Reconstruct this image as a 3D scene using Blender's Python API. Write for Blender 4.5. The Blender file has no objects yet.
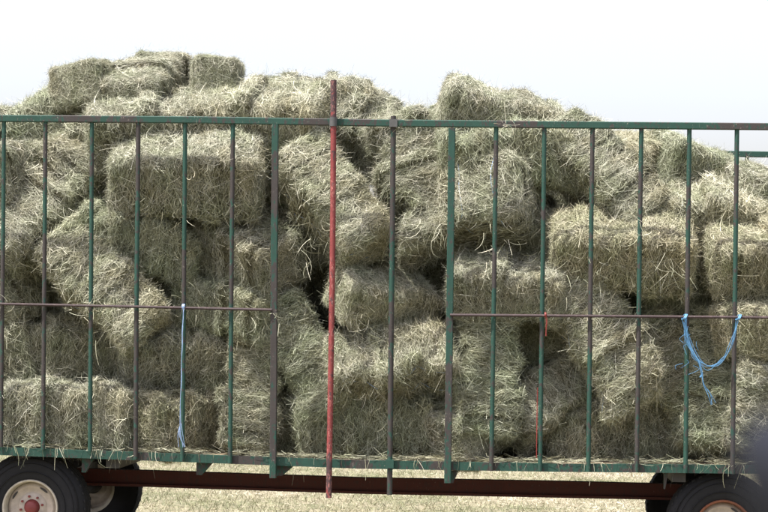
import bpy, math, random
import numpy as np
from mathutils import Vector, Matrix

random.seed(7)
RNG = np.random.default_rng(11)
C = bpy.context.scene.collection
sc = bpy.context.scene
R = math.radians

# ------------------------------------------------------------------ camera
FPX = 2092.0
YAW, PITCH, ROLL = R(3.6), R(1.89), R(0.97)
CAMH = 1.61
CAM = Vector((13.5*math.sin(YAW), -13.5*math.cos(YAW), CAMH))
fw = Vector((-math.sin(YAW)*math.cos(PITCH), math.cos(YAW)*math.cos(PITCH), math.sin(PITCH)))
rt = Vector((math.cos(YAW), math.sin(YAW), 0))
up = rt.cross(fw)
rt2 = rt*math.cos(ROLL) + up*math.sin(ROLL)
up2 = up*math.cos(ROLL) - rt*math.sin(ROLL)

def at(px, py, Y):
    """point of the plane y=Y that stands at that place of the photograph"""
    d = fw*FPX + rt2*(px-384) + up2*(256-py)
    return CAM + d*((Y-CAM.y)/d.y)

cam_d = bpy.data.cameras.new('camera')
cam = bpy.data.objects.new('camera', cam_d); C.objects.link(cam)
m = Matrix((rt2, up2, -fw)).transposed().to_4x4(); m.translation = CAM
cam.matrix_world = m
cam_d.sensor_width = 36; cam_d.lens = FPX/768*36
cam_d.clip_start = .05; cam_d.clip_end = 3000
cam_d.dof.use_dof = True; cam_d.dof.focus_distance = 13.6
cam_d.dof.aperture_fstop = 8.0
sc.camera = cam

# ------------------------------------------------------------------ materials
def new_mat(name):
    mt = bpy.data.materials.new(name); mt.use_nodes = True
    nt = mt.node_tree; nt.nodes.clear()
    out = nt.nodes.new('ShaderNodeOutputMaterial')
    b = nt.nodes.new('ShaderNodeBsdfPrincipled')
    nt.links.new(b.outputs[0], out.inputs[0])
    return mt, nt, b, out

def ramp(nt, stops, src=None, interp='LINEAR'):
    r = nt.nodes.new('ShaderNodeValToRGB'); r.color_ramp.interpolation = interp
    e = r.color_ramp.elements
    e[0].position, e[0].color = stops[0][0], (*stops[0][1], 1)
    e[1].position, e[1].color = stops[-1][0], (*stops[-1][1], 1)
    for p, c in stops[1:-1]:
        x = e.new(p); x.color = (*c, 1)
    if src is not None: nt.links.new(src, r.inputs[0])
    return r

def noise(nt, scale, detail=4, rough=.55, coord='Object', vec_scale=None, dist=0):
    tc = nt.nodes.new('ShaderNodeTexCoord'); n = nt.nodes.new('ShaderNodeTexNoise')
    src = tc.outputs[coord]
    if vec_scale:
        mp = nt.nodes.new('ShaderNodeMapping'); mp.inputs['Scale'].default_value = vec_scale
        nt.links.new(src, mp.inputs[0]); src = mp.outputs[0]
    nt.links.new(src, n.inputs['Vector'])
    n.inputs['Scale'].default_value = scale; n.inputs['Detail'].default_value = detail
    n.inputs['Roughness'].default_value = rough; n.inputs['Distortion'].default_value = dist
    return n

def mix(nt, a, b, fac, mode='MIX'):
    x = nt.nodes.new('ShaderNodeMix'); x.data_type = 'RGBA'; x.blend_type = mode
    for v, i in ((a, 6), (b, 7)):
        if isinstance(v, tuple): x.inputs[i].default_value = (*v, 1)
        else: nt.links.new(v, x.inputs[i])
    if isinstance(fac, (int, float)): x.inputs[0].default_value = fac
    else: nt.links.new(fac, x.inputs[0])
    return x.outputs[2]

def bump(nt, b, src, strength, dist=.01):
    bp = nt.nodes.new('ShaderNodeBump'); bp.inputs['Strength'].default_value = strength
    bp.inputs['Distance'].default_value = dist
    nt.links.new(src, bp.inputs['Height']); nt.links.new(bp.outputs[0], b.inputs['Normal'])

HAY = [(0, (.045, .040, .024)), (.17, (.105, .102, .062)), (.34, (.20, .205, .138)), (.52, (.325, .335, .25)),
       (.70, (.48, .485, .39)), (.86, (.66, .65, .54)), (1, (.80, .79, .69))]

def hay_material(name, core=False, translucent=.10):
    mt, nt, b, out = new_mat(name)
    oi = nt.nodes.new('ShaderNodeObjectInfo')
    if core:
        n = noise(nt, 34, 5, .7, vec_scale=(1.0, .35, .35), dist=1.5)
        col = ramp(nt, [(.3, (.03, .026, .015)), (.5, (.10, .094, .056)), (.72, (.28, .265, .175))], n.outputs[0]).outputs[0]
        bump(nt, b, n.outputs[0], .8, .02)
    else:
        a = nt.nodes.new('ShaderNodeAttribute'); a.attribute_name = 'rnd'
        col = ramp(nt, HAY, a.outputs['Fac']).outputs[0]
    ln = noise(nt, 3.3, 3, .6)
    tint = ramp(nt, [(.3, (.88, .93, .80)), (.5, (.97, .96, .96)), (.7, (1.0, .94, .84))], ln.outputs[0]).outputs[0]
    col = mix(nt, col, tint, 1.0, 'MULTIPLY')
    col = mix(nt, col, oi.outputs['Color'], 1.0, 'MULTIPLY')
    nt.links.new(col, b.inputs['Base Color'])
    b.inputs['Roughness'].default_value = .55
    b.inputs['Specular IOR Level'].default_value = .35
    if not core and translucent:
        t = nt.nodes.new('ShaderNodeBsdfTranslucent'); nt.links.new(col, t.inputs[0])
        ms = nt.nodes.new('ShaderNodeMixShader'); ms.inputs[0].default_value = translucent
        nt.links.new(b.outputs[0], ms.inputs[1]); nt.links.new(t.outputs[0], ms.inputs[2])
        nt.links.new(ms.outputs[0], out.inputs[0])
    return mt

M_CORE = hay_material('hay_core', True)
M_HAY = hay_material('hay_stems')

def paint_material(name, top, under, under2, speck=.0, chip=(.30, .26, .22)):
    """worn paint: 'wear' marks where bare/primer metal shows"""
    mt, nt, b, out = new_mat(name)
    a = nt.nodes.new('ShaderNodeAttribute'); a.attribute_name = 'wear'
    n = noise(nt, 38, 5, .65, vec_scale=(1, 1, .5))
    n2 = noise(nt, 9, 4, .6)
    ad = nt.nodes.new('ShaderNodeMath'); ad.operation = 'MULTIPLY_ADD'
    nt.links.new(n.outputs[0], ad.inputs[0]); ad.inputs[1].default_value = 3.0
    nt.links.new(a.outputs['Fac'], ad.inputs[2])
    st = nt.nodes.new('ShaderNodeMapRange'); st.inputs[1].default_value = 1.92; st.inputs[2].default_value = 2.08
    nt.links.new(ad.outputs[0], st.inputs[0])
    tcol = mix(nt, top, tuple(c*.62 for c in top), n2.outputs[0])
    ucol = mix(nt, under, under2, n2.outputs[0])
    col = mix(nt, tcol, ucol, st.outputs[0])
    # small chips and scratches
    ch = noise(nt, 150, 3, .8, vec_scale=(1, 1, .3))
    cr = nt.nodes.new('ShaderNodeMapRange'); cr.inputs[1].default_value = .66-speck; cr.inputs[2].default_value = .72-speck
    nt.links.new(ch.outputs[0], cr.inputs[0])
    pn = noise(nt, 6, 3, .6); pm = nt.nodes.new('ShaderNodeMapRange'); pm.inputs[1].default_value = .44; pm.inputs[2].default_value = .6
    nt.links.new(pn.outputs[0], pm.inputs[0])          # chips gather where the metal was rubbed
    mu = nt.nodes.new('ShaderNodeMath'); mu.operation = 'MULTIPLY'
    nt.links.new(cr.outputs[0], mu.inputs[0]); nt.links.new(pm.outputs[0], mu.inputs[1])
    col = mix(nt, col, chip, mu.outputs[0])
    ch2 = noise(nt, 90, 3, .8)
    cr2 = nt.nodes.new('ShaderNodeMapRange'); cr2.inputs[1].default_value = .62; cr2.inputs[2].default_value = .68
    nt.links.new(ch2.outputs[0], cr2.inputs[0])
    col = mix(nt, col, (.035, .022, .018), cr2.outputs[0])
    nt.links.new(col, b.inputs['Base Color'])
    b.inputs['Roughness'].default_value = .6; b.inputs['Specular IOR Level'].default_value = .25
    bump(nt, b, n.outputs[0], .35, .003)
    return mt

GREEN = (.021, .064, .047)
M_GREEN = paint_material('worn_green_paint', GREEN, (.030, .025, .023), (.050, .044, .041), .02)
M_RED = paint_material('worn_red_paint', (.215, .045, .043), (.045, .028, .030), (.062, .036, .036), .12, (.36, .15, .13))
M_BROWN = paint_material('brown_primer_metal', (.055, .038, .038), (.08, .055, .052), (.06, .04, .04))
M_BEAM = paint_material('red_oxide_steel', (.085, .020, .014), (.04, .016, .013), (.07, .022, .016))

def simple(name, col, rough=.6, metal=0, nscale=25, var=.3, bmp=.0, spec=.5):
    mt, nt, b, out = new_mat(name)
    n = noise(nt, nscale, 5, .6)
    c = mix(nt, tuple(x*(1-var) for x in col), tuple(min(1, x*(1+var)) for x in col), n.outputs[0])
    nt.links.new(c, b.inputs['Base Color'])
    b.inputs['Roughness'].default_value = rough; b.inputs['Metallic'].default_value = metal
    b.inputs['Specular IOR Level'].default_value = spec
    if bmp: bump(nt, b, n.outputs[0], bmp, .004)
    return mt

M_TYRE = simple('tyre_rubber', (.011, .011, .0125), .85, 0, 30, .45, .3, .35)
M_RIM = simple('cream_rim_paint', (.40, .36, .29), .6, 0, 22, .5, .15)
M_RIMR = simple('rusty_rim', (.17, .06, .028), .8, 0, 26, .6, .3)
M_DISC = simple('pale_wheel_disc', (.42, .36, .30), .55, 0, 30, .35, .2)
M_HUB = simple('red_hub_paint', (.15, .022, .02), .6, 0, 30, .3)
M_DARK = simple('dark_greasy_steel', (.03, .026, .024), .6, 0, 30, .5, .3)
M_WOOD = simple('deck_boards', (.22, .17, .11), .8, 0, 14, .5, .4)
M_BLUE = simple('blue_twine_fibre', (.08, .21, .36), .55, 0, 120, .35)
M_PALEBLUE = simple('pale_blue_twine_fibre', (.26, .36, .54), .55, 0, 90, .45)
M_REDTW = simple('red_twine_fibre', (.20, .025, .02), .55, 0, 120, .3)
M_MIRROR = simple('slate_blue_plastic', (.014, .0155, .021), .95, 0, 10, .1, 0, .1)
M_GLASS = simple('mirror_glass', (.5, .52, .55), .05, 1, 10, .02)

# ------------------------------------------------------------------ mesh helpers
class MB:
    def __init__(s): s.v = []; s.f = []; s.w = []; s.m = []; s.mats = []; s.cm = 0
    def add(s, vs, fs, wear=0.0):
        o = len(s.v); s.v += [tuple(v) for v in vs]
        s.f += [tuple(i+o for i in f) for f in fs]; s.m += [s.cm]*len(fs)
        s.w += (list(wear) if hasattr(wear, '__len__') else [wear]*len(vs))
    def box(s, c, d, rot=None, wear=0):
        c = Vector(c); vs = []
        for x in (-.5, .5):
            for y in (-.5, .5):
                for z in (-.5, .5):
                    p = Vector((x*d[0], y*d[1], z*d[2]))
                    if rot: p = rot @ p
                    vs.append(c+p)
        s.add(vs, [(0,1,3,2),(4,6,7,5),(0,4,5,1),(2,3,7,6),(0,2,6,4),(1,5,7,3)], wear)
    def tube(s, pts, r, n=8, wear=None, square=False):
        pts = [Vector(p) for p in pts]; vs = []; ws = []; fs = []
        if square: n = 8
        ref = None
        for i, p in enumerate(pts):
            t = (pts[min(i+1, len(pts)-1)]-pts[max(i-1, 0)]).normalized()
            if ref is None:
                ref = Vector((0, 1, 0)) if abs(t.y) < .8 else Vector((1, 0, 0))
            a = (ref - t*ref.dot(t)).normalized(); b2 = t.cross(a); ref = a
            rr = r[i] if hasattr(r, '__len__') else r
            for k in range(n):
                if square:
                    q = ((-1,-.82),(-.82,-1),(.82,-1),(1,-.82),(1,.82),(.82,1),(-.82,1),(-1,.82))[k]
                    vs.append(p+a*q[0]*rr+b2*q[1]*rr)
                else:
                    an = 2*math.pi*k/n
                    vs.append(p+a*math.cos(an)*rr+b2*math.sin(an)*rr)
                ws.append(wear[i] if wear is not None else 0)
            if i:
                o = (i-1)*n
                for k in range(n):
                    fs.append((o+k, o+(k+1) % n, o+n+(k+1) % n, o+n+k))
        fs.append(tuple(range(n-1, -1, -1))); L = (len(pts)-1)*n; fs.append(tuple(range(L, L+n)))
        s.add(vs, fs, ws)
    def lathe(s, prof, c, n=48, ysign=1, close=False):
        """profile of (radius, y) spun about the y axis through c"""
        vs = []; fs = []; P = len(prof)
        for k in range(n):
            a = 2*math.pi*k/n
            for (r, y) in prof: vs.append((c[0]+r*math.cos(a), c[1]+y*ysign, c[2]+r*math.sin(a)))
        for k in range(n):
            k2 = (k+1) % n
            for i in range(P-1 if not close else P):
                j = (i+1) % P
                fs.append((k*P+i, k*P+j, k2*P+j, k2*P+i))
        s.add(vs, fs)
    def build(s, name, mat, parent=None, smooth=True):
        me = bpy.data.meshes.new(name); me.from_pydata(s.v, [], s.f)
        at_ = me.attributes.new('wear', 'FLOAT', 'POINT'); at_.data.foreach_set('value', [float(x) for x in s.w])
        for mm in (mat if isinstance(mat, (list, tuple)) else [mat]): me.materials.append(mm)
        me.polygons.foreach_set('material_index', s.m)
        if smooth:
            me.polygons.foreach_set('use_smooth', [True]*len(me.polygons))
            try: me.set_sharp_from_angle(angle=R(38))
            except Exception: pass
        me.update()
        o = bpy.data.objects.new(name, me); C.objects.link(o)
        if parent: o.parent = parent
        return o

def tag(o, label=None, cat=None, group=None, kind=None):
    if label: o['label'] = label
    if cat: o['category'] = cat
    if group: o['group'] = group
    if kind: o['kind'] = kind
    return o

def empty(name, loc=(0, 0, 0)):
    o = bpy.data.objects.new(name, None); C.objects.link(o); o.location = loc
    o.empty_display_size = .2
    return o

def np_mesh(name, V, F, rnd, matidx, mats, smooth=None):
    """V (n,3), F list of (k,4) quads"""
    me = bpy.data.meshes.new(name)
    me.vertices.add(len(V)); me.vertices.foreach_set('co', V.astype(np.float32).ravel())
    n = len(F); me.loops.add(n*4); me.loops.foreach_set('vertex_index', F.astype(np.int32).ravel())
    me.polygons.add(n); me.polygons.foreach_set('loop_start', np.arange(0, n*4, 4, dtype=np.int32))
    try: me.polygons.foreach_set('loop_total', np.full(n, 4, dtype=np.int32))
    except Exception: pass
    for mm in mats: me.materials.append(mm)
    me.polygons.foreach_set('material_index', matidx.astype(np.int32))
    if smooth is not None: me.polygons.foreach_set('use_smooth', smooth)
    a = me.attributes.new('rnd', 'FLOAT', 'POINT'); a.data.foreach_set('value', rnd.astype(np.float32))
    me.update(calc_edges=True)
    return me

def norm(a): return a/np.maximum(np.linalg.norm(a, axis=-1, keepdims=True), 1e-9)

def strands(root, t, n, length, width, curl, lift0, lift1, K, rng, tip=.35):
    """curved flat stems: root, in-surface direction t, outward normal n"""
    N = len(root); b = np.cross(n, t)
    pts = np.empty((N, K, 3)); p = root.copy(); step = length/(K-1)
    for k in range(K):
        s = k/(K-1)
        pts[:, k] = p + n*(lift0*(1-s)+lift1*s*s)[:, None]
        ang = curl*(s-.2)
        d = t*np.cos(ang)[:, None]+b*np.sin(ang)[:, None]
        p = p + d*step[:, None]
    tan = norm(np.gradient(pts, axis=1))
    rd = norm(n + .9*rng.normal(size=(N, 3)))
    side = norm(np.cross(tan, rd[:, None, :]))
    w = np.linspace(1, tip, K)[None, :, None]*width[:, None, None]*.5
    V = np.empty((N, K, 2, 3)); V[:, :, 0] = pts-side*w; V[:, :, 1] = pts+side*w
    base = (np.arange(N)*K*2)[:, None]; kk = np.arange(K-1)[None, :]*2
    F = np.stack([base+kk, base+kk+1, base+kk+3, base+kk+2], axis=-1).reshape(-1, 4)
    return V.reshape(-1, 3), F

def rnd_vals(N, rng, lo=0, hi=1, a=1.35, b=1.6): return lo+(hi-lo)*rng.beta(a, b, N)

# ------------------------------------------------------------------ the hay bale meshes
def bale_mesh(seed, dims=(.96, .50, .42), n=15000, loose=1.0, fan=0.0):
    rng = np.random.default_rng(seed)
    h = np.array(dims)/2; rr = .062
    nf = rng.integers(8, 11)
    cuts = np.sort(np.linspace(-h[0], h[0], nf+1)+rng.normal(0, .012, nf+1)*np.r_[0, np.ones(nf-1), 0])
    foff = rng.normal(0, .016*loose, (nf, 2)); fsc = 1+rng.normal(0, .03*loose, nf); frot = rng.normal(0, .035*loose, nf)
    ph = rng.uniform(0, 6.28, (3, 3, 2)); fr = rng.uniform(3, 8, (3, 3)); amp = .016*loose
    sag = rng.uniform(-.02, .07)*loose
    def deform(p):
        x = p[:, 0]; i = np.clip(np.searchsorted(cuts, x)-1, 0, nf-1)
        xl = (x-cuts[i])/(cuts[i+1]-cuts[i]); edge = np.clip(1-np.minimum(xl, 1-xl)/.18, 0, 1)
        # soft blend between neighbouring flakes
        sc_ = fsc[i]*(1-.12*edge**2)
        w = np.clip(np.minimum(xl, 1-xl)/.12, 0, 1)
        c, s_ = np.cos(frot[i]*w), np.sin(frot[i]*w)
        y = (p[:, 1]*c-p[:, 2]*s_)*sc_+foff[i, 0]*w; z = (p[:, 1]*s_+p[:, 2]*c)*sc_+foff[i, 1]*w
        q = np.stack([x, y, z], 1)
        for a in range(3):
            for b in range(3):
                q[:, a] += amp*.55*np.sin(fr[a, b]*p[:, b]*2+ph[a, b, 0])*np.cos(fr[b, a]*p[:, (b+1) % 3]*2+ph[a, b, 1])
        q[:, 2] -= sag*(q[:, 0]/h[0])**2
        if fan:
            an = fan*np.clip(q[:, 0]/h[0]-.1, 0, 1)
            q[:, 1] += np.sin(an)*q[:, 2]*.2; q[:, 2] += .09*an*np.sin(q[:, 0]*9)
        return q
    def rounded(p):
        inner = np.clip(p, -(h-rr), (h-rr)); d = norm(p-inner)
        return inner+d*rr, d
    def box_sample(N):
        areas = np.array([dims[1]*dims[2]]*2+[dims[0]*dims[2]]*2+[dims[0]*dims[1]]*2)
        f = rng.choice(6, N, p=areas/areas.sum()); ax = f//2; sg = (f % 2)*2-1
        p = rng.uniform(-1, 1, (N, 3))*h; p[np.arange(N), ax] = sg*h[ax]
        return p, ax
    # core: gridded rounded box
    Vs = []; Fs = []; o = 0
    res = (44, 22, 18)
    for ax in range(3):
        u, v = (ax+1) % 3, (ax+2) % 3
        for sg in (-1, 1):
            gu = np.linspace(-h[u], h[u], res[u]+1); gv = np.linspace(-h[v], h[v], res[v]+1)
            U, W = np.meshgrid(gu, gv, indexing='ij'); P = np.zeros((U.size, 3))
            P[:, u] = U.ravel(); P[:, v] = W.ravel(); P[:, ax] = sg*h[ax]
            q, nn = rounded(P); Vs.append(deform(q)-nn*.016)
            I = np.arange(U.size).reshape(U.shape)+o
            quads = np.stack([I[:-1, :-1], I[1:, :-1], I[1:, 1:], I[:-1, 1:]], -1).reshape(-1, 4)
            if sg < 0: quads = quads[:, ::-1]
            Fs.append(quads); o += U.size
    nc = o; ncf = sum(len(f) for f in Fs)
    R_ = [np.full(nc, .3)]
    def layer(N, lmin, lmax, wmin, wmax, spread, curl, l0, l1, K, lo, hi, clump=0, tip=.35):
        nonlocal o
        p, ax = box_sample(N)
        if clump:       # stems matted together in tufts
            ci = rng.integers(0, max(1, N//clump), N); p = p[ci]+rng.normal(0, .017, (N, 3)); ax = ax[ci]
            q = p/h; m_ = np.abs(q).max(1, keepdims=True); p = q/m_*h
        root, nn = rounded(p)
        X = np.array([1., 0, 0])[None, :].repeat(N, 0)
        t = norm(np.cross(nn, X)+1e-6*rng.normal(size=(N, 3)))
        isend = np.abs(nn[:, 0]) > .75
        ang = rng.normal(0, spread, N); ang = np.where(rng.random(N) < .16, rng.uniform(-3.14, 3.14, N), ang)
        ang = np.where(rng.random(N) < .5, ang, ang+np.pi)
        if clump: ang = ang[ci]+rng.normal(0, .3, N)
        rv = norm(rng.normal(size=(N, 3))); te = norm(np.cross(nn, rv))
        t = np.where(isend[:, None], te, t)
        b = np.cross(nn, t); t = t*np.cos(ang)[:, None]+b*np.sin(ang)[:, None]
        length = rng.uniform(lmin, lmax, N)
        V, F = strands(deform(root)-t*length[:, None]*.45, t, nn, length, wmin+(wmax-wmin)*rng.random(N)**2.2, rng.normal(0, curl, N),
                       rng.uniform(l0[0], l0[1], N), rng.uniform(l1[0], l1[1], N), K, rng, tip)
        Vs.append(V); Fs.append(F+o); o += len(V)
        rv_ = rnd_vals(N, rng, lo, hi)
        if clump: rv_ = np.clip(rv_*.6+.4*rv_[ci]+.02, 0, 1)
        R_.append(np.repeat(rv_, K*2))
    lp = loose
    layer(int(n*.52), .03, .072, .0020, .0052, .36, .6, (-.008, .006), (-.008, .012), 3, 0, .78)        # matted under-layer
    layer(int(n*.22), .035, .105, .0015, .0044, .5, .6, (-.010, .010), (-.006, .028*lp), 3, .08, 1.0)   # loose stems
    layer(int(n*.17), .045, .12, .0015, .0044, .55, .65, (-.006, .014), (.000, .040*lp), 4, .10, 1.0, 11)   # tufts
    layer(int(n*.075), .07, .18, .0015, .0038, .8, 1.2, (-.015, .015), (.004, .055*lp), 4, .25, 1.0)    # strays
    layer(int(n*.008), .12, .28, .0016, .0032, 1.1, 2.0, (-.02, .02), (.01, .10*lp), 6, .4, 1.0)        # long loops
    V = np.concatenate(Vs); F = np.concatenate(Fs); rv = np.concatenate(R_)
    mi = np.ones(len(F)); mi[:ncf] = 0
    sm = np.zeros(len(F), dtype=bool); sm[:ncf] = True
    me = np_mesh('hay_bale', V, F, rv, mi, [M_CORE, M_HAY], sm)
    return me, deform, h

VAR = []
for i, (l, fan) in enumerate([(1, 0), (1.15, 0), (.9, 0), (1.5, .5), (1.3, 0), (1, 0), (1.7, .8), (1.2, .3)]):
    VAR.append(bale_mesh(100+i, (.96, .50, .42), 46000, l, fan))
TW = {}
def twine_mesh(vi, sgn, mat):
    key = (vi, sgn, mat.name)
    if key in TW: return TW[key]
    me0, deform, h = VAR[vi]
    pts = []
    for (a, b) in ((-1, -1), (1, -1), (1, 1), (-1, 1), (-1, -1)):
        pts.append((a*(h[0]), b*(h[2])))
    path = []
    for (a, b), (c, d) in zip(pts, pts[1:]):
        for k in range(14):
            s = k/14; x, z = a+(c-a)*s, b+(d-b)*s
            path.append((x, sgn*.12, z))
    P = np.array(path); inner = np.clip(P, -(h-.062), (h-.062)); dn = norm(np.where(np.abs(P-inner) < 1e-6, 0, P-inner)*[1, 0, 1])
    Q = deform(inner*[1, 0, 1]+[0, sgn*.12, 0]+dn*.062)+dn*.002
    mb = MB(); mb.tube([Vector(q) for q in Q]+[Vector(Q[0])], .0026, 5)
    o = mb.build('twine', mat); me = o.data; bpy.data.objects.remove(o)
    TW[key] = me; return me

def prof(px, P):
    for (a, b), (c, d) in zip(P, P[1:]):
        if a <= px <= c: return b+(d-b)*(px-a)/(c-a)
    return P[-1][1]
SILT = [(-62, 444), (0, 447.3), (180, 454), (360, 460.5), (560, 464), (640, 464.3), (768, 465.6), (850, 466.4)]
ZD = at(384, 461, 0).z
TINTS = {'n': (.93, .92, .89, 1), 'g': (.86, .89, .81, 1), 't': (1.0, .95, .85, 1), 'b': (1.08, 1.06, 1.01, 1), 'd': (.88, .87, .81, 1)}  # 'd': shade put into the hay colour of dim and buried bales
HOLES = [(306, 280), (438, 288), (256, 344), (402, 262)]
GROUP = 'hay bales heaped on the rack wagon'
def bale(px, py, d, yaw, tilt, roll, label, tint='n', s=1.0, tw=None, vi=None, pos=None, sx=1.0):
    vi = random.randrange(len(VAR)) if vi is None else vi
    if pos is None and py < 135 and vi not in (0, 2): vi = (1, 4, 1, 4, 7)[int(px) % 5]
    me, deform, h = VAR[vi]
    rot = Matrix.Rotation(R(-roll), 3, 'Y') @ Matrix.Rotation(R(tilt), 3, 'X') @ Matrix.Rotation(R(yaw), 3, 'Z')
    if 30 < abs(roll) < 75 and pos is None:   # leaning back: its broad face looks up at the sky a little
        rot = Matrix.Rotation(R(-tilt-12), 3, 'X') @ Matrix.Rotation(R(-roll), 3, 'Y') @ Matrix.Rotation(R(yaw*.5), 3, 'Z')
    ext = sum(abs(rot[1][k])*h[k]*(s*(sx if k == 0 else 1)) for k in range(3))
    Y = ext*.93+.035+d
    loc = at(px, py, Y) if pos is None else Vector(pos)
    extz = sum(abs(rot[2][k])*h[k]*(s*(sx if k == 0 else 1)) for k in range(3))
    zd = at(px, prof(px, SILT), 0).z if pos is None else ZD
    if loc.z < zd+extz*.99 or (pos is None and py > 419): loc.z = zd+extz*.99
    o = bpy.data.objects.new('hay_bale', me); C.objects.link(o)
    o.matrix_world = Matrix.Translation(loc) @ rot.to_4x4() @ Matrix.Diagonal((s*sx, s, s, 1))
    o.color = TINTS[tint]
    tag(o, label, 'hay bale', GROUP)
    if tw:
        mt = {'b': M_PALEBLUE, 'r': M_REDTW}[tw]
        for sg in (-1, 1):
            t = bpy.data.objects.new('twine', twine_mesh(vi, sg, mt)); C.objects.link(t); t.parent = o
    return o

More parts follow.
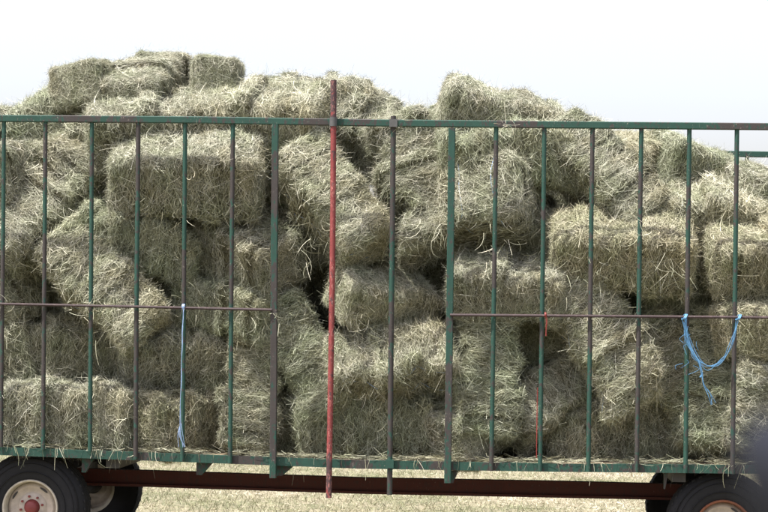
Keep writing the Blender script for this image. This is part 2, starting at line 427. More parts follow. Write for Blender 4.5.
BALES = [
 # px, py, depth, yaw, tilt, roll, label, tint, size, twine
 # --- crest above the top rail
 (-18, 136, .45, 80, 5, 0, 'hay bale whose tip just clears the top rail at the far left edge', 'n', 1, None),
 (58, 120, .50, 28, 12, 29, 'hay bale on the crest sloping down left, left of the dark-faced rounded one', 'g', .95, None),
 (92, 92, .60, 78, -6, 8, 'dark-faced rounded hay bale end on the crest, leftmost of the crest humps', 'd', .72, None),
 (145, 88, 0.55, 80, 22, 2, 'domed pale hay bale, highest point of the whole heap', 'n', 0.82, None),
 (215, 86, 0.7, 86, 6, 86, 'small square-ended hay bale standing alone on the crest left of the red post', 'n', 0.72, None),
 (160, 127, .30, 8, 26, 2, 'long hay bale lying just behind the top rail under the domed bale', 'n', 1, None),
 (262, 118, .32, -12, 26, 4, 'pale long hay bale behind the top rail left of the red post', 'b', .95, None),
 (305, 112, 0.6, 6, 16, 2, 'long hay bale lying flat on the crest behind the tip of the red post', 'n', 1.0, None),
 (372, 130, .52, -15, 18, -16, 'hay bale on the crest sloping down right towards the low saddle', 'n', .95, None),
 (425, 152, .62, 10, 10, -4, 'low hay bale forming the saddle between the two crest mounds', 'n', .9, None),
 (503, 119, 0.45, 8, 16, -15, 'big hay bale on the right crest mound, tilted down to the right', 'n', 0.9, None),
 (462, 122, 0.62, 70, 10, 20, 'hay bale end forming the steep left shoulder of the right crest mound', 'g', 0.7, None),
 (576, 156, .50, 40, 10, -12, 'hay bale peeping over the top rail right of the right crest mound', 'n', .9, None),
 (630, 163, .42, 68, 14, -4, 'tan square-ended hay bale against the sky between the last posts', 't', .82, None),
 (706, 176, 0.55, 26, 6, -20, 'hay bale with dark left end sloping down to the right under the top rail', 'g', 0.88, None),
 (762, 197, 0.5, 60, 10, -20, 'hay bale at the right edge in front of the far green rail', 'n', 0.82, None),
 # --- upper left
 (8, 168, .20, 70, 10, 10, 'hay bale at the left edge just under the top rail', 'n', .95, None),
 (84, 150, .5, 20, 20, 12, 'shaded hay bale under the top rail between second and third posts', 'd', .9, None),
 (44, 208, .10, 12, 14, 52, 'hay bale leaning steeply up to the right near the left edge', 'n', 1.0, None),
 (187, 171, .0, 2, 27, -1, 'large long hay bale with a sunlit top and shaded front, upper left of the rack', 'n', 1.03, None),
 (262, 168, .5, 60, 12, -30, 'dim hay bale tucked right of the large sunlit-topped bale', 'g', .9, None),
 (140, 238, 0.16, 6, 12, -14, 'hay bale with dense shaded greenish front beneath the large sunlit-topped bale', 'g', 0.86, None),
 (16, 282, .25, 60, 10, 30, 'shaded hay bale at the left edge above the thin middle rail', 'd', .95, None),
 (108, 287, 0, 8, 8, -42, 'hay bale tumbled diagonally down to the right, loose ends hanging over the thin rail', 'b', 0.97, 'b'),
 (176, 300, .42, 30, 0, -20, 'hay bale deep in shade behind the blue string knot', 'd', .9, None),
 (238, 250, 0.04, -38, 22, 2, 'broad hay bale left of the dark hollow, cut face to its right', 'n', 0.84, None),
 # --- upper middle
 (300, 142, .62, 35, 20, 10, 'hay bale under the top rail just left of the red post', 'g', .92, None),
 (335, 202, 0, 24, 26, -50, 'hay bale tipped on its corner like a diamond behind the red post', 'b', 0.9, 'b'),
 (380, 142, .5, 20, 22, -35, 'hay bale under the top rail between the red post and the brown stake', 'n', .9, None),
 (418, 186, 0.16, 10, 14, -68, 'hay bale hanging steeply between brown stake and thick green post, ragged lower end', 'n', 0.95, None),
 (384, 297, 0.0, 34, 22, -20, 'bright tuft-like hay bale end wedged just left of the black gap', 'b', 0.72, None),
 (505, 154, .22, 12, 8, 4, 'hay bale under the top rail directly right of the thick green post', 'g', .96, None),
 (500, 210, 0.08, 74, -16, 3, 'square-ended hay bale in the column right of the thick green post, above the shelf bale', 'n', 1.08, 'b'),
 (508, 286, 0.0, -6, 24, -2, 'hay bale forming a shelf just above the thin rail right of the thick green post', 'n', 0.78, None),
 (462, 262, .85, 50, 8, 20, 'shaded hay bale behind the thick green post beside the black gap', 'd', .85, None),
 # --- upper right
 (602, 176, .22, 24, 22, -46, 'hay bale sloping steeply down right under the rail, grey sunlit face', 'n', .95, None),
 (622, 246, 0.0, 2, 30, -3, 'large long hay bale with a bright flat top, right half of the rack', 't', 0.95, None),
 (698, 212, .30, 4, 30, -4, 'pale hay bale lying behind the large bright-topped one, reaching right', 'b', 1.0, None),
 (775, 256, .05, 14, 28, -4, 'hay bale at the right edge with a sunlit top and dark front', 't', .95, None),
 (762, 316, .02, 60, 16, 8, 'bright ragged hay bale end at the right edge on the thin rail', 't', .8, None),
 (556, 240, .45, 60, 5, 0, 'shaded hay bale wedged left of the large bright-topped bale', 'd', .9, None),
 # --- middle band
 (700, 303, .45, 14, 8, -8, 'shaded hay bale behind the top of the hanging blue rope', 'g', .95, None),
 (606, 342, 0.0, 6, 3, -60, 'big hay bale leaning diagonally, pale blue twine across its middle, on the right', 'b', 0.98, 'b'),
 (552, 325, 0.5, 60, 0, 20, 'dark hay bale behind the small red string', 'd', 0.9, None),
 (486, 372, 0.06, 8, 6, 88, 'hay bale stood on end showing stacked flakes like layers right of the thick green post', 'g', 0.92, None),
 (390, 364, 0.0, 6, -30, 14, 'hay bale with light blue twine under the bright tuft-like bale end', 'b', 0.84, 'b'),
 (306, 358, 0.14, 26, 10, -56, 'greenish hay bale leaning down right beneath the dark hollow', 'g', 0.86, None),
 (188, 352, .16, 14, 20, -12, 'low hay bale behind the blue string, above the bottom row', 'n', .88, None),
 (108, 358, .3, 20, 4, -8, 'shaded hay bale above the bottom row, third post from left', 'd', .95, None),
 (32, 350, .22, 16, 8, 14, 'shaded hay bale above the bottom row at the left edge', 'd', .95, None),
 (230, 306, .06, -28, 10, -4, 'hay bale squeezed under the broad bale, crossing behind the thin rail', 'g', .74, None),
 (304, 262, 1.0, 60, 0, 0, 'hay bale at the back of the dark hollow behind the red post', 'd', .9, None),
 # --- bottom row on the deck
 (64, 422, .0, 1, 4, -1, 'neat long hay bale on the deck at the left above the wheel', 'n', .98, None),
 (186, 423, 0.02, 50, 3, 0, 'squarish tan hay bale on the deck behind the end of the blue string', 't', 0.92, None),
 (252, 405, 0.12, 6, 2, 86, 'dark hay bale set upright on the deck left of the thick brown post', 'd', 0.8, None),
 (300, 434, .3, 12, 4, -3, 'shaded hay bale on the deck left of the red post', 'd', .92, None),
 (366, 436, 0.2, 4, 6, 2, 'hay bale on the deck between the red post and brown stake', 'g', 0.95, None),
 (438, 430, .42, 50, 0, 10, 'shaded hay bale set back on the deck behind the thick green post', 'd', .88, None),
 (480, 434, 0.04, 60, 14, 6, 'bright bushy hay bale on the deck right of the thick green post', 'n', 0.8, None),
 (553, 422, 0.12, 24, 14, 40, 'hay bale leaning up right behind the lower red twine', 'n', 0.8, None),
 (672, 392, 0.26, 10, 6, -58, 'brownish ragged hay bale at the foot of the diagonal twine-marked bale', 't', 0.93, None),
 (708, 384, 0.2, 12, 4, 84, 'hay bale stood upright behind the dangling end of the blue rope', 'g', 0.95, None),
 (757, 404, 0.05, 10, 6, 82, 'upright hay bale at the bottom right edge beside the last post', 'n', 0.95, None),
 (610, 438, 0.3, 8, 4, 0, 'shaded hay bale on the deck below the diagonal twine-marked bale', 'd', 0.9, None),
 (735, 345, .55, 30, 5, 10, 'shaded hay bale under the bright ragged one at the right edge', 'd', .9, None),
]
VO = {'like a diamond': 0, 'right crest mound, tilted': 0, 'pale blue twine across': 4, 'bright flat top': 5, 'flat on the crest behind the tip': 2}
VSEQ = [0, 1, 4, 5, 2, 7, 1, 0, 3, 4, 5, 2, 1, 6, 0, 7]
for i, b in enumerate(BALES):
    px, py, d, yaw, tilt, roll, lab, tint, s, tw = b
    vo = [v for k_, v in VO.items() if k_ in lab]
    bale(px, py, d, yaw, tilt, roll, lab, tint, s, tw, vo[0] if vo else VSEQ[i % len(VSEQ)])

# bales buried in the heap behind the front ones
SKY_PROFILE = [(-60, 140), (0, 150), (60, 130), (110, 112), (170, 108), (240, 112), (330, 118), (420, 152), (450, 140), (500, 118), (560, 140), (640, 168), (700, 180), (770, 205), (840, 230)]
for yi, Y in enumerate((.95, 1.5, 2.08)):
    for k in range(6):
        z = ZD+.24+k*.42
        for j in range(7):
            x = -2.75+j*.95+(.3 if k % 2 else 0)
            px = 384+(x*155)*(13.5/(13.5+Y)); pz = CAMH+69/155+(0)
            # projected row of the bale's top edge
            v = Vector((x, Y, z+.24))-CAM
            py = 256-FPX*v.dot(up2)/v.dot(fw); ppx = 384+FPX*v.dot(rt2)/v.dot(fw)
            if py < prof(ppx, SKY_PROFILE)+16 or x > 2.95: continue
            if yi == 0 and any(abs(ppx-hx) < 62 and abs(py+32-hy) < 40 for hx, hy in HOLES): continue
            rr = random.Random(yi*100+k*10+j)
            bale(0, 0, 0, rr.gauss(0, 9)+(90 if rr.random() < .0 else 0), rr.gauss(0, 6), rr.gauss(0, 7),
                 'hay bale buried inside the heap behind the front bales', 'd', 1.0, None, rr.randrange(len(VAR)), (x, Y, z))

# ------------------------------------------------------------------ the wagon
wag = empty('hay_wagon', (0, 1.2, 0))
tag(wag, 'old flat hay wagon with tall worn green and brown pipe rack sides', 'wagon')
def kid(o): o.parent = wag; o.matrix_parent_inverse = Matrix.Translation((0, -1.2, 0)); return o

TOP = [(-62, 117.6), (0, 118.4), (200, 120.0), (380, 123.0), (560, 124.8), (768, 126.6), (850, 127.2)]
SILT = [(-62, 444), (0, 447.3), (180, 454), (360, 460.5), (560, 464), (640, 464.3), (768, 465.6), (850, 466.4)]
SILB = [(-62, 452), (0, 455.2), (180, 462), (360, 468.8), (560, 472), (640, 472.6), (768, 474), (850, 474.8)]

def wear_of(v, ranges, soft=14.0):
    w = 0.0
    for a, b in ranges:
        w = max(w, min(1, max(0, (v-a)/soft+.5)), ) if False else max(w, max(0, min(1, (v-a)/soft+.5))*max(0, min(1, (b-v)/soft+.5)))
    return w*.5+.25

def rail(name, prof_, x0, x1, Y, r, mat, brown, square=True):
    n = int((x1-x0)/3); pts = []; ws = []
    for i in range(n+1):
        px = x0+(x1-x0)*i/n
        pts.append(at(px, prof(px, prof_), Y)); ws.append(wear_of(px, brown))
    mb = MB(); mb.tube(pts, r, 8, ws, square); return kid(mb.build(name, mat))

rail('top_rail', TOP, -58, 846, -.022, .022, M_GREEN, [(56, 97), (112, 140), (303, 330), (352, 372), (500, 538), (718, 850)])
MIDL = [(-62, 303.2), (0, 304), (138, 306.8), (275, 310)]
MIDR = [(450, 315), (600, 316.2), (768, 317.6), (850, 318)]
rail('mid_rail', MIDL, -58, 272, -.049, .0088, M_BROWN, [(0, 0)], False)
rail('mid_rail', MIDR, 450, 846, -.049, .0092, M_BROWN, [(0, 0)], False)

POSTS = [  # top (x,y), bottom (x,y), radius m, brown stretches (photo rows)
 ((4, 121), (1, 447), .0150, [(245, 460)]),
 ((45.5, 121), (43, 449.5), .0155, [(128, 175), (235, 430)]),
 ((92, 121), (90, 451), .0155, [(150, 178), (308, 330)]),
 ((138.3, 122), (135.5, 459), .0170, [(121, 198), (306, 462)]),
 ((185.3, 122), (182.3, 461), .0160, [(250, 303)]),
 ((233, 123), (230, 463), .0165, [(138, 218), (240, 303)]),
 ((275.4, 123), (273, 478), .0235, [(155, 214), (262, 458)]),
 ((393.4, 116), (389.6, 495), .0200, [(110, 238), (300, 455), (470, 496)]),
 ((452, 128), (447.6, 483), .0245, [(318, 332), (362, 458)]),
 ((496.3, 127), (491.3, 471), .0170, [(142, 192), (250, 285), (446, 472)]),
 ((544.4, 128), (540, 471), .0165, [(205, 222), (330, 342)]),
 ((592.6, 128), (588.2, 472), .0170, [(130, 188), (262, 352)]),
 ((641.4, 129), (636.6, 472), .0170, [(164, 214), (316, 474)]),
 ((689.4, 129), (685.4, 473), .0170, [(178, 224), (246, 334)]),
 ((737, 129), (732.4, 474), .0170, [(164, 216), (306, 474)]),
 ((785, 130), (781, 474), .0170, [(200, 300)]),
 ((835, 130), (831, 482), .0235, [(240, 400)]),
 ((-46, 121), (-49, 482), .0235, [(200, 300)]),
]
prnd = random.Random(3)
for (t, b, r, br) in POSTS:
    n = 110; pts = []; ws = []; w1, w2 = prnd.uniform(-.6, .6), prnd.uniform(0, 6)
    for i in range(n+1):
        s = i/n; px = t[0]+(b[0]-t[0])*s+w1*math.sin(s*5+w2)*s*(1-s)*2; py = t[1]+(b[1]-t[1])*s
        pts.append(at(px, py, -.022)); ws.append(wear_of(py, br))
    mb = MB(); mb.tube(pts, r*.9, 10, ws, r > .022); kid(mb.build('rack_post', M_GREEN))
# red stake, slipped through the clip on the top rail
mb = MB(); pts = []; ws = []
for i in range(121):
    s = i/120; py = 80+(498-80)*s; px = 333.6+(329.3-333.6)*s+.7*math.sin(s*4)
    pts.append(at(px, py, -.066)); ws.append(wear_of(py, [(70, 128), (458, 510)]))
mb.tube(pts, [.0195 if i < 15 else .0185 for i in range(121)], 12, ws)
o = kid(mb.build('red_stake', M_RED)); o['label'] = 'chipped red pipe stake standing taller than the rest'
M_CLIP = simple('grey_clip_steel', (.06, .06, .058), .6, 0, 40, .4, .2)
mb = MB()
c = at(333.3, 122, -.066); mb.tube([c+Vector((0, 0, -.028)), c+Vector((0, 0, .030))], .0245, 12)
kid(mb.build('stake_clip', M_CLIP))
c = at(393.4, 123, -.05); mb = MB(); mb.box(c, (.052, .02, .05)); kid(mb.build('stake_clip', M_CLIP, smooth=False))
c = at(389.8, 464, -.05); mb = MB(); mb.box(c, (.05, .02, .055), wear=.1); kid(mb.build('stake_clip', M_GREEN, smooth=False))

# side sills (bent steel channel) and deck
def strip(mb, T, B, Y0, Y1, x0=-58, x1=846, n=150, brown=(), dz=0.0):
    vs = []; ws = []; fs = []
    for i in range(n+1):
        px = x0+(x1-x0)*i/n; a = at(px, prof(px, T), 0); b = at(px, prof(px, B), 0)
        x = a.x; w = wear_of(px, brown)
        for (y, z) in ((Y0, a.z+dz), (Y1, a.z+dz), (Y1, b.z+dz), (Y0, b.z+dz)):
            vs.append((x, y, z)); ws.append(w)
        if i:
            o = (i-1)*4
            for k in range(4): fs.append((o+k, o+4+k, o+4+(k+1) % 4, o+(k+1) % 4))
    fs.append((0, 1, 2, 3)); L = n*4; fs.append((L+3, L+2, L+1, L))
    mb.add(vs, fs, ws)
mb = MB(); strip(mb, SILT, SILB, -.004, .05, brown=[(140, 150), (232, 262), (345, 372), (430, 450), (485, 500), (560, 572), (628, 642), (730, 745)])
kid(mb.build('side_sill', M_GREEN))
mb = MB(); strip(mb, SILT, SILB, 2.36, 2.41); kid(mb.build('side_sill', M_GREEN))
DT = [(a, b+1.6) for a, b in SILT]; DB = [(a, b-1.5) for a, b in SILB]
mb = MB()
for k in range(9):
    y0 = .053+k*.2558; strip(mb, DT, DB, y0, y0+.2505)
o = kid(mb.build('deck', M_WOOD))
# far side rack and the ends
XL, XR = at(-50, 300, 0).x, at(838, 300, 0).x
ZT = 2.905
def rack_far():
    mb = MB(); mb.tube([(XL+(XR-XL)*i/60, 2.43, ZT+.06-.02*i/60) for i in range(61)], .022, 8, [.2+.5*(i % 17 < 5) for i in range(61)], True)
    kid(mb.build('top_rail', M_GREEN))
    mb = MB(); mb.tube([(XL, 2.455, 1.75), (XR, 2.455, 1.75)], .009, 8); kid(mb.build('mid_rail', M_BROWN))
    for i in range(19):
        x = XL+(XR-XL)*i/18
        mb = MB(); mb.tube([(x, 2.43, ZD-.05+(ZT+.03-ZD+.05)*k/30) for k in range(31)], .022 if i in (0, 6, 12, 18) else .0165, 8, [.2+.5*((k+i*7) % 13 < 5) for k in range(31)])
        kid(mb.build('rack_post', M_GREEN))
rack_far()
for x in (XL-.03, XR+.03):
    zt = at(-50 if x < 0 else 838, 122, 0).z
    mb = MB(); mb.tube([(x, 0, zt-.06), (x, 2.41, zt-.06)], .02, 8, None, True); kid(mb.build('end_rail', M_GREEN))
    mb = MB(); mb.tube([(x, 0, 1.7), (x, 2.41, 1.7)], .012, 8); kid(mb.build('end_rail', M_GREEN))
    for k in range(5):
        y = .4+k*.4; mb = MB(); mb.tube([(x, y, ZD), (x, y, zt-.08)], .0165, 8); kid(mb.build('rack_post', M_GREEN))
# triangular gussets that hang below the sill behind the thick posts
def gusset(px, py, w, h, flip=1):
    a = at(px, py, .06); s = 1/155
    mb = MB(); vs = []
    for y in (.056, .10):
        for (dx, dz) in ((0, 0), (w*s, 0), (w*.35*s, -h*s), (0, -h*s)):
            vs.append((a.x+dx*flip, y, a.z+dz))
    mb.add(vs, [(0,1,2,3),(7,6,5,4),(0,4,5,1),(1,5,6,2),(2,6,7,3),(3,7,4,0)], .5)
    kid(mb.build('gusset', M_GREEN, smooth=False))
gusset(276, 465.8, 18, 10); gusset(450.5, 471, 8, 12); gusset(82, 458.6, 12, 14); gusset(196.5, 463, 16, 12); gusset(664, 473, 4, 16); gusset(832, 474, 12, 12)
# cross sills under the deck
for px in (20, 110, 680, 790):
    a = at(px, prof(px, SILB), 0); mb = MB(); mb.box((a.x, 1.2, a.z-.03), (.09, 2.2, .07)); kid(mb.build('cross_sill', M_DARK, smooth=False))
# running gear: long centre beam (I section)
YB = .95
BT = [(-60, 465), (140, 470.5), (180, 471.8), (360, 478), (560, 481.6), (660, 484), (850, 488)]
BB = [(-60, 482), (140, 486.8), (180, 488.2), (360, 494), (560, 498), (660, 500), (850, 503)]
def beam():
    mb = MB(); n = 60; P = []
    for i in range(n+1):
        px = 10+(760-10)*i/n; a = at(px, prof(px, BT), YB); b = at(px, prof(px, BB), YB); P.append((a, b))
    sec = [(0, 0), (.10, 0), (.10, -.018), (.055, -.018), (.055, None), (.10, None), (.10, 'b'), (0, 'b'), (0, None), (.045, None), (.045, -.018), (0, -.018)]
    vs = []; fs = []
    for a, b in P:
        for (y, z) in sec:
            zz = a.z+z if isinstance(z, (int, float)) else (b.z+.018 if z is None else b.z)
            vs.append((a.x, YB+y, zz))
    m_ = len(sec)
    for i in range(n):
        for k in range(m_): fs.append((i*m_+k, (i+1)*m_+k, (i+1)*m_+(k+1) % m_, i*m_+(k+1) % m_))
    fs.append(tuple(range(m_))); fs.append(tuple(n*m_+k for k in reversed(range(m_))))
    mb.add(vs, fs, .3); kid(mb.build('centre_beam', M_BEAM, smooth=False))
beam()

def wheel(px, py, Y, sgn, rimmat, discmat, hubmat, label):
    """sgn -1: outer face towards the camera"""
    c = at(px, py, Y) if py is not None else Vector((px, Y, .36))
    c = Vector((c.x, Y, c.z)); RT = .362
    w = empty('wheel', c); kid(w)
    w['label'] = label
    def lk(o): o.parent = w; return o
    def lat(name, prof_, mat, n=56, close=False, extra=None):
        mb = MB(); mb.lathe(prof_, (0, 0, 0), n, -sgn, close)
        if extra: extra(mb)
        return lk(mb.build(name, mat))
    W = .235
    tp = [(.180, .012), (.186, .004), (.215, -.004), (.262, -.012), (.305, -.010), (.335, .004), (.350, .020), (RT-.004, .028),
          (RT, .036), (RT, .066), (RT-.012, .070), (RT-.012, .078), (RT, .082), (RT+.002, .112), (RT-.010, .115), (RT-.010, .123), (RT+.002, .126),
          (RT, .156), (RT-.012, .160), (RT-.012, .168), (RT, .172), (RT, .200), (RT-.004, .208), (.350, .216), (.330, .236), (.262, .25), (.190, .24), (.180, .225)]
    def lugs(mb):
        for k in range(44):
            a = 2*math.pi*k/44; rot = Matrix.Rotation(-a, 3, 'Y')
            for yy in (.030, .204):
                mb.box(rot @ Vector((RT-.004, 0, 0))+Vector((0, yy*-sgn, 0)), (.009, .022, .020), rot)
        # raised ring ribs on the sidewall
        for rr_ in (.235, .29, .322):
            mb.lathe([(rr_-.004, -.006), (rr_, -.017), (rr_+.004, -.006)], (0, 0, 0), 56, -sgn)
    lat('tyre', tp, M_TYRE, 64, False, lugs)
    lip = [(.166, .030), (.168, .008), (.174, -.004), (.182, -.006), (.186, .002), (.184, .014), (.174, .018), (.170, .03), (.165, .06), (.160, .10), (.158, .20), (.17, .225), (.186, .235), (.186, .228), (.164, .2), (.166, .1)]
    lat('rim', lip, rimmat, 56, True)
    disc = [(.162, .075), (.150, .060), (.138, .055), (.120, .068), (.098, .072), (.085, .060), (.070, .056), (.052, .056)]
    back = [(r_, y+.008) for r_, y in reversed(disc)]
    def slots(mb):
        mb.cm = 1
        for k in range(8):          # studs with nuts
            a = 2*math.pi*(k+.3)/8
            p = Vector((.073*math.cos(a), -sgn*.050, .073*math.sin(a)))
            mb.tube([p, p+Vector((0, sgn*.014, 0))], .0085, 6)
        mb.cm = 2
        for k in range(4):          # dark hand slots
            a0 = 2*math.pi*(k+.62)/4; vs = []; fs = []
            for i in range(9):
                a = a0+(i-4)*.055; hw = .0075*math.sqrt(max(0, 1-((i-4)/4.2)**2))
                for r_ in (.1385-hw, .1385+hw):
                    vs.append((r_*math.cos(a), -sgn*.0525, r_*math.sin(a)))
                if i: fs.append((2*i-2, 2*i, 2*i+1, 2*i-1))
            mb.add(vs, fs)
    mb = MB(); mb.lathe(disc+back, (0, 0, 0), 48, -sgn, True); slots(mb); lk(mb.build('wheel_disc', [discmat, M_HUB if hubmat is M_HUB else M_DARK, M_DARK]))
    hub = [(.0, .006), (.030, .008), (.040, .014), (.044, .024), (.046, .05), (.052, .058), (.054, .11), (.03, .13), (0, .13)]
    lat('hub', hub, hubmat, 24)
    return w
wheel(30, 508, .10, -1, M_RIM, M_DISC, M_HUB, 'left near wheel with cream rim and red hub')
wheel(723.5, 529, .10, -1, M_RIMR, M_DISC, M_DARK, 'right near wheel with rusty orange rim')
wheel(96, 485.5, 2.20, 1, M_RIM, M_DISC, M_DARK, 'far wheel seen from its inner side')
wheel(694, 503, 2.20, 1, M_RIMR, M_DISC, M_DARK, 'far wheel at the right mostly in shade')
for px, py in ((30, 508), (723.5, 529)):
    c = at(px, py, .1)
    mb = MB(); mb.tube([(c.x, .22, c.z), (c.x+.04, 2.08, c.z)], .045, 12); kid(mb.build('axle', M_DARK))
    mb = MB(); mb.box((c.x+.02, 1.2, c.z+.14), (.16, 1.25, .12)); mb.box((c.x+.02, .62, c.z+.27), (.12, .12, .2)); mb.box((c.x+.02, 1.8, c.z+.27), (.12, .12, .2))
    kid(mb.build('bolster', M_DARK, smooth=False))

# ------------------------------------------------------------------ loose hay on the sill, deck and rails
def loose():
    rng = np.random.default_rng(5); Vs = []; Fs = []; Rs = []; o = 0
    def put(root, t, n, L, W, curl, l0, l1, K, lo=.3, hi=1.0):
        nonlocal o
        V, F = strands(root, t, n, L, W, curl, l0, l1, K, rng, .4)
        Vs.append(V); Fs.append(F+o); o += len(V); Rs.append(np.repeat(rnd_vals(len(root), rng, lo, hi), K*2))
    # litter along the deck edge
    N = 2600
    px = rng.uniform(-55, 845, N); cl = np.sin(px*.05)+np.sin(px*.13+1)+rng.normal(0, .8, N); px = px[cl > -.9]; N = len(px)
    root = np.array([list(at(p, prof(p, SILT), 0)) for p in px]); root[:, 1] = rng.uniform(-.012, .16, N)**1.0; root[:, 2] += rng.uniform(.0, .022, N)
    a = rng.normal(0, .5, N)+np.where(rng.random(N) < .5, 0, np.pi)
    t = np.stack([np.cos(a), np.sin(a)*.5, rng.normal(0, .12, N)], 1); n = norm(np.stack([0*a, -.25+0*a, 1+0*a], 1))
    put(root, norm(t), n, rng.uniform(.05, .15, N), rng.uniform(.002, .0042, N), rng.normal(0, 1.2, N), rng.uniform(0, .01, N), rng.uniform(-.01, .03, N), 4, .0, .75)
    # stems hanging over the sill, clustered
    centres = [12, 25, 30, 48, 60, 96, 99, 104, 120, 124, 132, 160, 205, 232, 292, 365, 421, 466, 512, 580, 599, 660, 672, 698, 716, 732, 745, 762]
    px = []
    for c_ in centres: px += list(rng.normal(c_, 4, rng.integers(1, 6)))
    px += list(rng.uniform(-50, 840, 45)); px = np.array(px); N = len(px)
    root = np.array([list(at(p, prof(p, SILT)-2, 0)) for p in px]); root[:, 1] = rng.uniform(-.02, -.008, N)
    t = norm(np.stack([rng.normal(0, .35, N), -.03+0*px, -1+0*px], 1)); n = np.repeat(np.array([[0., -1, 0]]), N, 0)
    L = rng.uniform(.03, .10, N)+(rng.random(N) < .12)*rng.uniform(.05, .12, N)
    put(root, t, n, L, rng.uniform(.0022, .004, N), rng.normal(0, .8, N), 0*L, rng.uniform(-.0, .03, N), 5, .1, .85)
    # long drooping bunches between the bales
    for (cx, cy, sx_, nn, ln) in ((112, 318, 14, 90, .22), (125, 330, 9, 50, .26), (90, 306, 18, 70, .14), (312, 236, 20, 110, .2), (428, 222, 14, 120, .2), (300, 200, 14, 60, .14),
                                  (190, 196, 60, 120, .14), (670, 262, 16, 90, .2), (600, 270, 44, 120, .12), (505, 238, 30, 80, .14), (360, 318, 22, 70, .15), (365, 396, 30, 90, .12),
                                  (255, 318, 24, 70, .12), (745, 420, 16, 60, .16), (740, 330, 14, 40, .14), (500, 268, 40, 60, .1), (60, 385, 40, 40, .1), (185, 300, 20, 30, .12)):
        N = int(nn*.45); p = rng.normal(cx, sx_*.6, N); q = rng.normal(cy, 13, N)
        root = np.array([list(at(a_, b_, rng.uniform(.02, .12))) for a_, b_ in zip(p, q)])
        t = norm(np.stack([rng.normal(0, .7, N), rng.normal(-.1, .3, N), -1+rng.normal(0, .45, N)], 1)); n = norm(np.stack([rng.normal(0, .3, N), -1+0*p, .2+0*p], 1))
        put(root, t, n, ln*rng.uniform(.35, 1.0, N), rng.uniform(.0016, .0036, N), rng.normal(0, .9, N), 0*p, rng.uniform(-.02, .05, N), 5, .15, .95)
    # wisps caught on rails and posts
    for (cx, cy, k_) in ((502, 121, 9), (112, 307, 14), (90, 303, 8), (62, 306, 6), (185, 178, 4), (641, 236, 8), (636, 222, 5), (398, 122, 3), (275, 312, 4), (20, 305, 4), (592, 318, 4), (130, 420, 5)):
        p = rng.normal(cx, 5, k_); q = rng.normal(cy, 2.5, k_)
        root = np.array([list(at(a_, b_, -.055)) for a_, b_ in zip(p, q)])
        a = rng.uniform(0, 6.28, k_); t = norm(np.stack([np.cos(a), 0*a, np.sin(a)*.7-.2], 1)); n = np.repeat(np.array([[0., -1, 0]]), k_, 0)
        put(root, t, n, rng.uniform(.05, .14, k_), rng.uniform(.002, .0035, k_), rng.normal(0, 1.8, k_), 0*p, rng.uniform(-.03, .01, k_), 6, .6)
    V = np.concatenate(Vs); F = np.concatenate(Fs)
    me = np_mesh('loose_hay', V, F, np.concatenate(Rs), np.zeros(len(F)), [M_HAY])
    ob = bpy.data.objects.new('loose_hay', me); C.objects.link(ob); ob.color = (.92, .9, .84, 1)
    tag(ob, 'loose hay stems littering the deck edge and hanging over the green sill', 'loose hay', None, 'stuff')
loose()

# ------------------------------------------------------------------ twines tied to the rack
def spline(P, n=10):
    P = [Vector(p) for p in P]; out = []
    for i in range(len(P)-1):
        p0 = P[max(i-1, 0)]; p1 = P[i]; p2 = P[i+1]; p3 = P[min(i+2, len(P)-1)]
        for k in range(n):
            t = k/n
            out.append(.5*((2*p1)+(p2-p0)*t+(2*p0-5*p1+4*p2-p3)*t*t+(3*p1-p0-3*p2+p3)*t*t*t))
    out.append(P[-1]); return out
trn = random.Random(9)
def strand_px(mb, pts, Y, r, jit=.8, n=8):
    mb.tube(spline([at(x+trn.uniform(-jit, jit), y+trn.uniform(-jit, jit), Y+trn.uniform(-.008, .008)) for x, y in pts], n), r, 5)
mb = MB()
for k in range(4): strand_px(mb, [(684.5, 319), (687, 338), (696, 358), (707, 368), (720, 362), (731, 346), (738.5, 319)], -.07, .0019, 2.6)
for k in range(5): strand_px(mb, [(684.5, 320), (687+trn.uniform(-3, 3), 340), (694, 356), (702, 364)], -.072, .0017, 2.6)
for k in range(3): strand_px(mb, [(685, 322), (690, 345), (698, 360), (702, 372), (704, 384), (708+k*2, 394), (710+k*2.5, 404)], -.074, .0021, 1.2)
for cx, cy in ((684.5, 317), (738.5, 317.5), (702, 376)):
    c = at(cx, cy, -.06)
    for k in range(3 if cy < 330 else 1):
        ring = [c+Vector((math.cos(a)*.011*(1 if cy < 330 else .5)+(k-1)*.006, math.sin(a)*.022*(1 if cy < 330 else .3), math.sin(a+1.2)*.017*(1 if cy < 330 else .5))) for a in [i*2*math.pi/12 for i in range(13)]]
        mb.tube(ring, .0035, 5)
for k in range(9):
    x, y = trn.uniform(682, 702), trn.uniform(320, 366); strand_px(mb, [(x, y), (x+trn.uniform(-7, 6), y+trn.uniform(2, 6)), (x+trn.uniform(-8, 8), y+trn.uniform(6, 14))], -.075, .0011, 1)
tag(mb.build('baling_twine', M_BLUE), 'tangled bright blue twine looped between two posts at the right, loose end dangling', 'twine')
mb = MB()
for k in range(3): strand_px(mb, [(183.6, 306), (183.0, 318), (182.2, 332), (182.2, 346), (181.0, 362), (181.3, 380), (180.3, 398), (180.4, 425), (180.8, 436)], -.07, .0013, .5)
for k in range(7): strand_px(mb, [(180.6, 424), (179+trn.uniform(-2, 4), 434), (181+trn.uniform(-3, 4), 447)], -.07, .0015, .6)
c = at(183.6, 307, -.052)
for k in range(3): mb.tube([c+Vector(((k-1)*.006, math.sin(a)*.018, math.cos(a)*.017)) for a in [i*2*math.pi/12 for i in range(13)]], .0033, 5)
tag(mb.build('baling_twine', M_PALEBLUE), 'pale blue twine hanging straight down from the thin rail at the left', 'twine')
mb = MB()
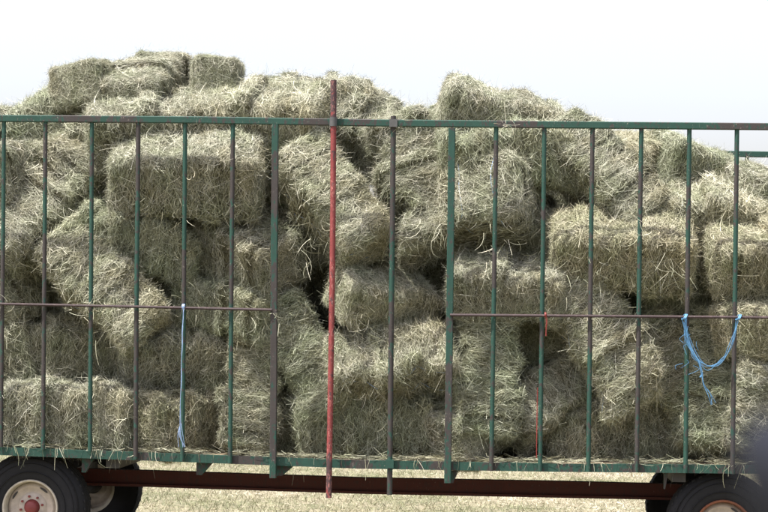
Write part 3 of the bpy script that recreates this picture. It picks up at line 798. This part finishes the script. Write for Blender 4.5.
for k in range(3): strand_px(mb, [(545.6, 313), (547, 322), (545.8, 328), (545+k*.6, 336)], -.07, .0016, .9)
c = at(545.4, 315, -.052)
for k in range(2): mb.tube([c+Vector(((k-.5)*.006, math.sin(a)*.018, math.cos(a)*.015)) for a in [i*2*math.pi/12 for i in range(13)]], .003, 5)
tag(mb.build('baling_twine', M_REDTW), 'short red twine knotted on the thin rail right of centre', 'twine')
mb = MB()
strand_px(mb, [(537.5, 388), (537, 410), (536.6, 435), (536.8, 458)], -.03, .0028, .3)
tag(mb.build('baling_twine', M_REDTW), 'thin straight red twine running down beside a green post to the deck', 'twine')

# ------------------------------------------------------------------ ground
gm, nt, b, out = new_mat('dry_mown_grass')
n1 = noise(nt, .9, 5, .6); n2 = noise(nt, 9, 5, .65); n3 = noise(nt, 70, 4, .7)
c1 = ramp(nt, [(.35, (.17, .17, .085)), (.5, (.24, .215, .135)), (.68, (.32, .275, .19))], n1.outputs[0]).outputs[0]
c2 = ramp(nt, [(.3, (.55, .58, .45)), (.55, (1, 1, 1)), (.75, (1.15, 1.1, 1.0))], n2.outputs[0]).outputs[0]
c3 = ramp(nt, [(.3, (.45, .45, .4)), (.6, (1.1, 1.1, 1.1))], n3.outputs[0]).outputs[0]
col = mix(nt, mix(nt, c1, c2, 1.0, 'MULTIPLY'), c3, .8, 'MULTIPLY')
nt.links.new(col, b.inputs['Base Color']); b.inputs['Roughness'].default_value = .9; bump(nt, b, n3.outputs[0], .8, .03)
mb = MB()
S = [-1500, -300, -60, -20, -8, -4, 0, 4, 8, 20, 60, 300, 1500]
vs = [(x, y, 0) for y in S for x in S]; fs = []
L = len(S)
for j in range(L-1):
    for i in range(L-1): fs.append((j*L+i, j*L+i+1, (j+1)*L+i+1, (j+1)*L+i))
mb.add(vs, fs); g = mb.build('ground', gm); tag(g, 'dry yellow-green mown field under and behind the wagon', 'ground', None, 'structure')

def grass():
    rng = np.random.default_rng(21)
    M_GR = None
    mt, nt, b, out = new_mat('grass_blades')
    a = nt.nodes.new('ShaderNodeAttribute'); a.attribute_name = 'rnd'
    cr = ramp(nt, [(0, (.07, .085, .032)), (.3, (.14, .155, .062)), (.5, (.24, .22, .13)), (.8, (.36, .315, .22)), (1, (.48, .43, .33))], a.outputs['Fac'])
    nt.links.new(cr.outputs[0], b.inputs['Base Color']); b.inputs['Roughness'].default_value = .6
    Vs = []; Fs = []; Rs = []; o = 0
    for (N, x0, x1, y0, y1, sc_) in ((90000, -5, 4.5, .5, 12, 1.0), (60000, -9, 8, 12, 34, 1.8), (14000, -6, 6, -4, .5, 1.0)):
        x = rng.uniform(x0, x1, N); y = rng.uniform(y0, y1, N)
        pat = np.sin(x*2.1+np.sin(y*1.3)*2)+np.sin(y*1.7+x*.6)+np.sin(x*5.3-y*3.1)*.6
        root = np.stack([x, y, np.zeros(N)], 1); an = rng.uniform(0, 6.28, N)
        flat = rng.random(N) < .5
        t = norm(np.stack([np.cos(an), np.sin(an), np.where(flat, rng.uniform(.02, .3, N), rng.uniform(.6, 2, N))], 1))
        n = norm(np.stack([0*x, 0*x, 1+0*x], 1)+rng.normal(0, .2, (N, 3)))
        V, F = strands(root, t, n, rng.uniform(.03, .08, N)*sc_**.4, rng.uniform(.003, .006, N)*sc_, rng.normal(0, .7, N), 0*x+.002, rng.uniform(-.006, .01, N), 3, rng, .25)
        V[:, 2] = np.maximum(V[:, 2], .001)
        rv = np.clip((.60-.17*pat)+rng.normal(0, .2, N)-.1*(~flat), 0, 1)
        Vs.append(V); Fs.append(F+o); o += len(V); Rs.append(np.repeat(rv, 6))
    F = np.concatenate(Fs)
    me = np_mesh('grass', np.concatenate(Vs), F, np.concatenate(Rs), np.zeros(len(F)), [mt])
    ob = bpy.data.objects.new('grass', me); C.objects.link(ob)
    tag(ob, 'short dry grass and straw stubble covering the field', 'grass', None, 'stuff')
grass()

# ------------------------------------------------------------------ blurred vehicle mirror close to the camera
def mirror():
    D = .6
    d = (fw*FPX + rt2*(847-384) + up2*(256-540)).normalized()
    c = CAM+d*D
    root = empty('door_mirror', c)
    root.rotation_euler = (0, 0, YAW)
    mb = MB(); n, m_ = 24, 14; vs = []; fs = []
    for j in range(m_+1):
        ph = math.pi*j/m_
        for i in range(n):
            a = 2*math.pi*i/n
            def se(v, e): return math.copysign(abs(v)**e, v)
            x = se(math.sin(ph), .7)*se(math.cos(a), .7)*.022; z = se(math.sin(ph), .7)*se(math.sin(a), .7)*.034; y = -se(math.cos(ph), .9)*.05
            x -= z*.42
            vs.append((x, y, z))
    for j in range(m_):
        for i in range(n): fs.append((j*n+i, j*n+(i+1) % n, (j+1)*n+(i+1) % n, (j+1)*n+i))
    mb.add(vs, fs); mb.build('housing', M_MIRROR, root)
    mb = MB(); mb.box((0, -.0525, 0), (.026, .004, .042), Matrix.Rotation(.35, 3, 'Y')); mb.build('mirror_glass', M_GLASS, root)
    mb = MB(); mb.tube([(.018, .0, -.015), (.06, .0, -.04), (.12, .02, -.06)], .009, 10); mb.build('arm', M_MIRROR, root)
    tag(root, 'blurred dark slate-blue vehicle mirror close to the viewer, bottom right corner', 'mirror')
mirror()

# ------------------------------------------------------------------ light
w = bpy.data.worlds.new('World'); sc.world = w; w.use_nodes = True
nt = w.node_tree; bg = nt.nodes['Background']
sky = nt.nodes.new('ShaderNodeTexSky'); sky.sky_type = 'NISHITA'; sky.sun_disc = False
to_sun = Vector((-.32, -.21, .92)).normalized()
el = math.asin(to_sun.z); az = math.atan2(to_sun.x, to_sun.y)
sky.sun_elevation = el; sky.sun_rotation = az % (2*math.pi)
sky.air_density = 1.2; sky.dust_density = 4.0; sky.ozone_density = .6
hs = nt.nodes.new('ShaderNodeHueSaturation'); hs.inputs['Saturation'].default_value = .6
nt.links.new(sky.outputs[0], hs.inputs['Color']); nt.links.new(mix(nt, hs.outputs[0], (1.0, .955, 1.02), 1.0, 'MULTIPLY'), bg.inputs[0]); bg.inputs[1].default_value = .142
sd = bpy.data.lights.new('sun', 'SUN'); sd.energy = 4.9; sd.angle = R(.6); sd.color = (1, .97, .915)
so = bpy.data.objects.new('sun', sd); C.objects.link(so); so.rotation_euler = (-to_sun).to_track_quat('-Z', 'Y').to_euler()
so.location = (-5, -4, 12)
vs_ = sc.view_settings; vs_.view_transform = 'Standard'; vs_.look = 'None'; vs_.exposure = 1.27; vs_.gamma = 1
try: vs_.use_curve_mapping = False
except Exception: pass
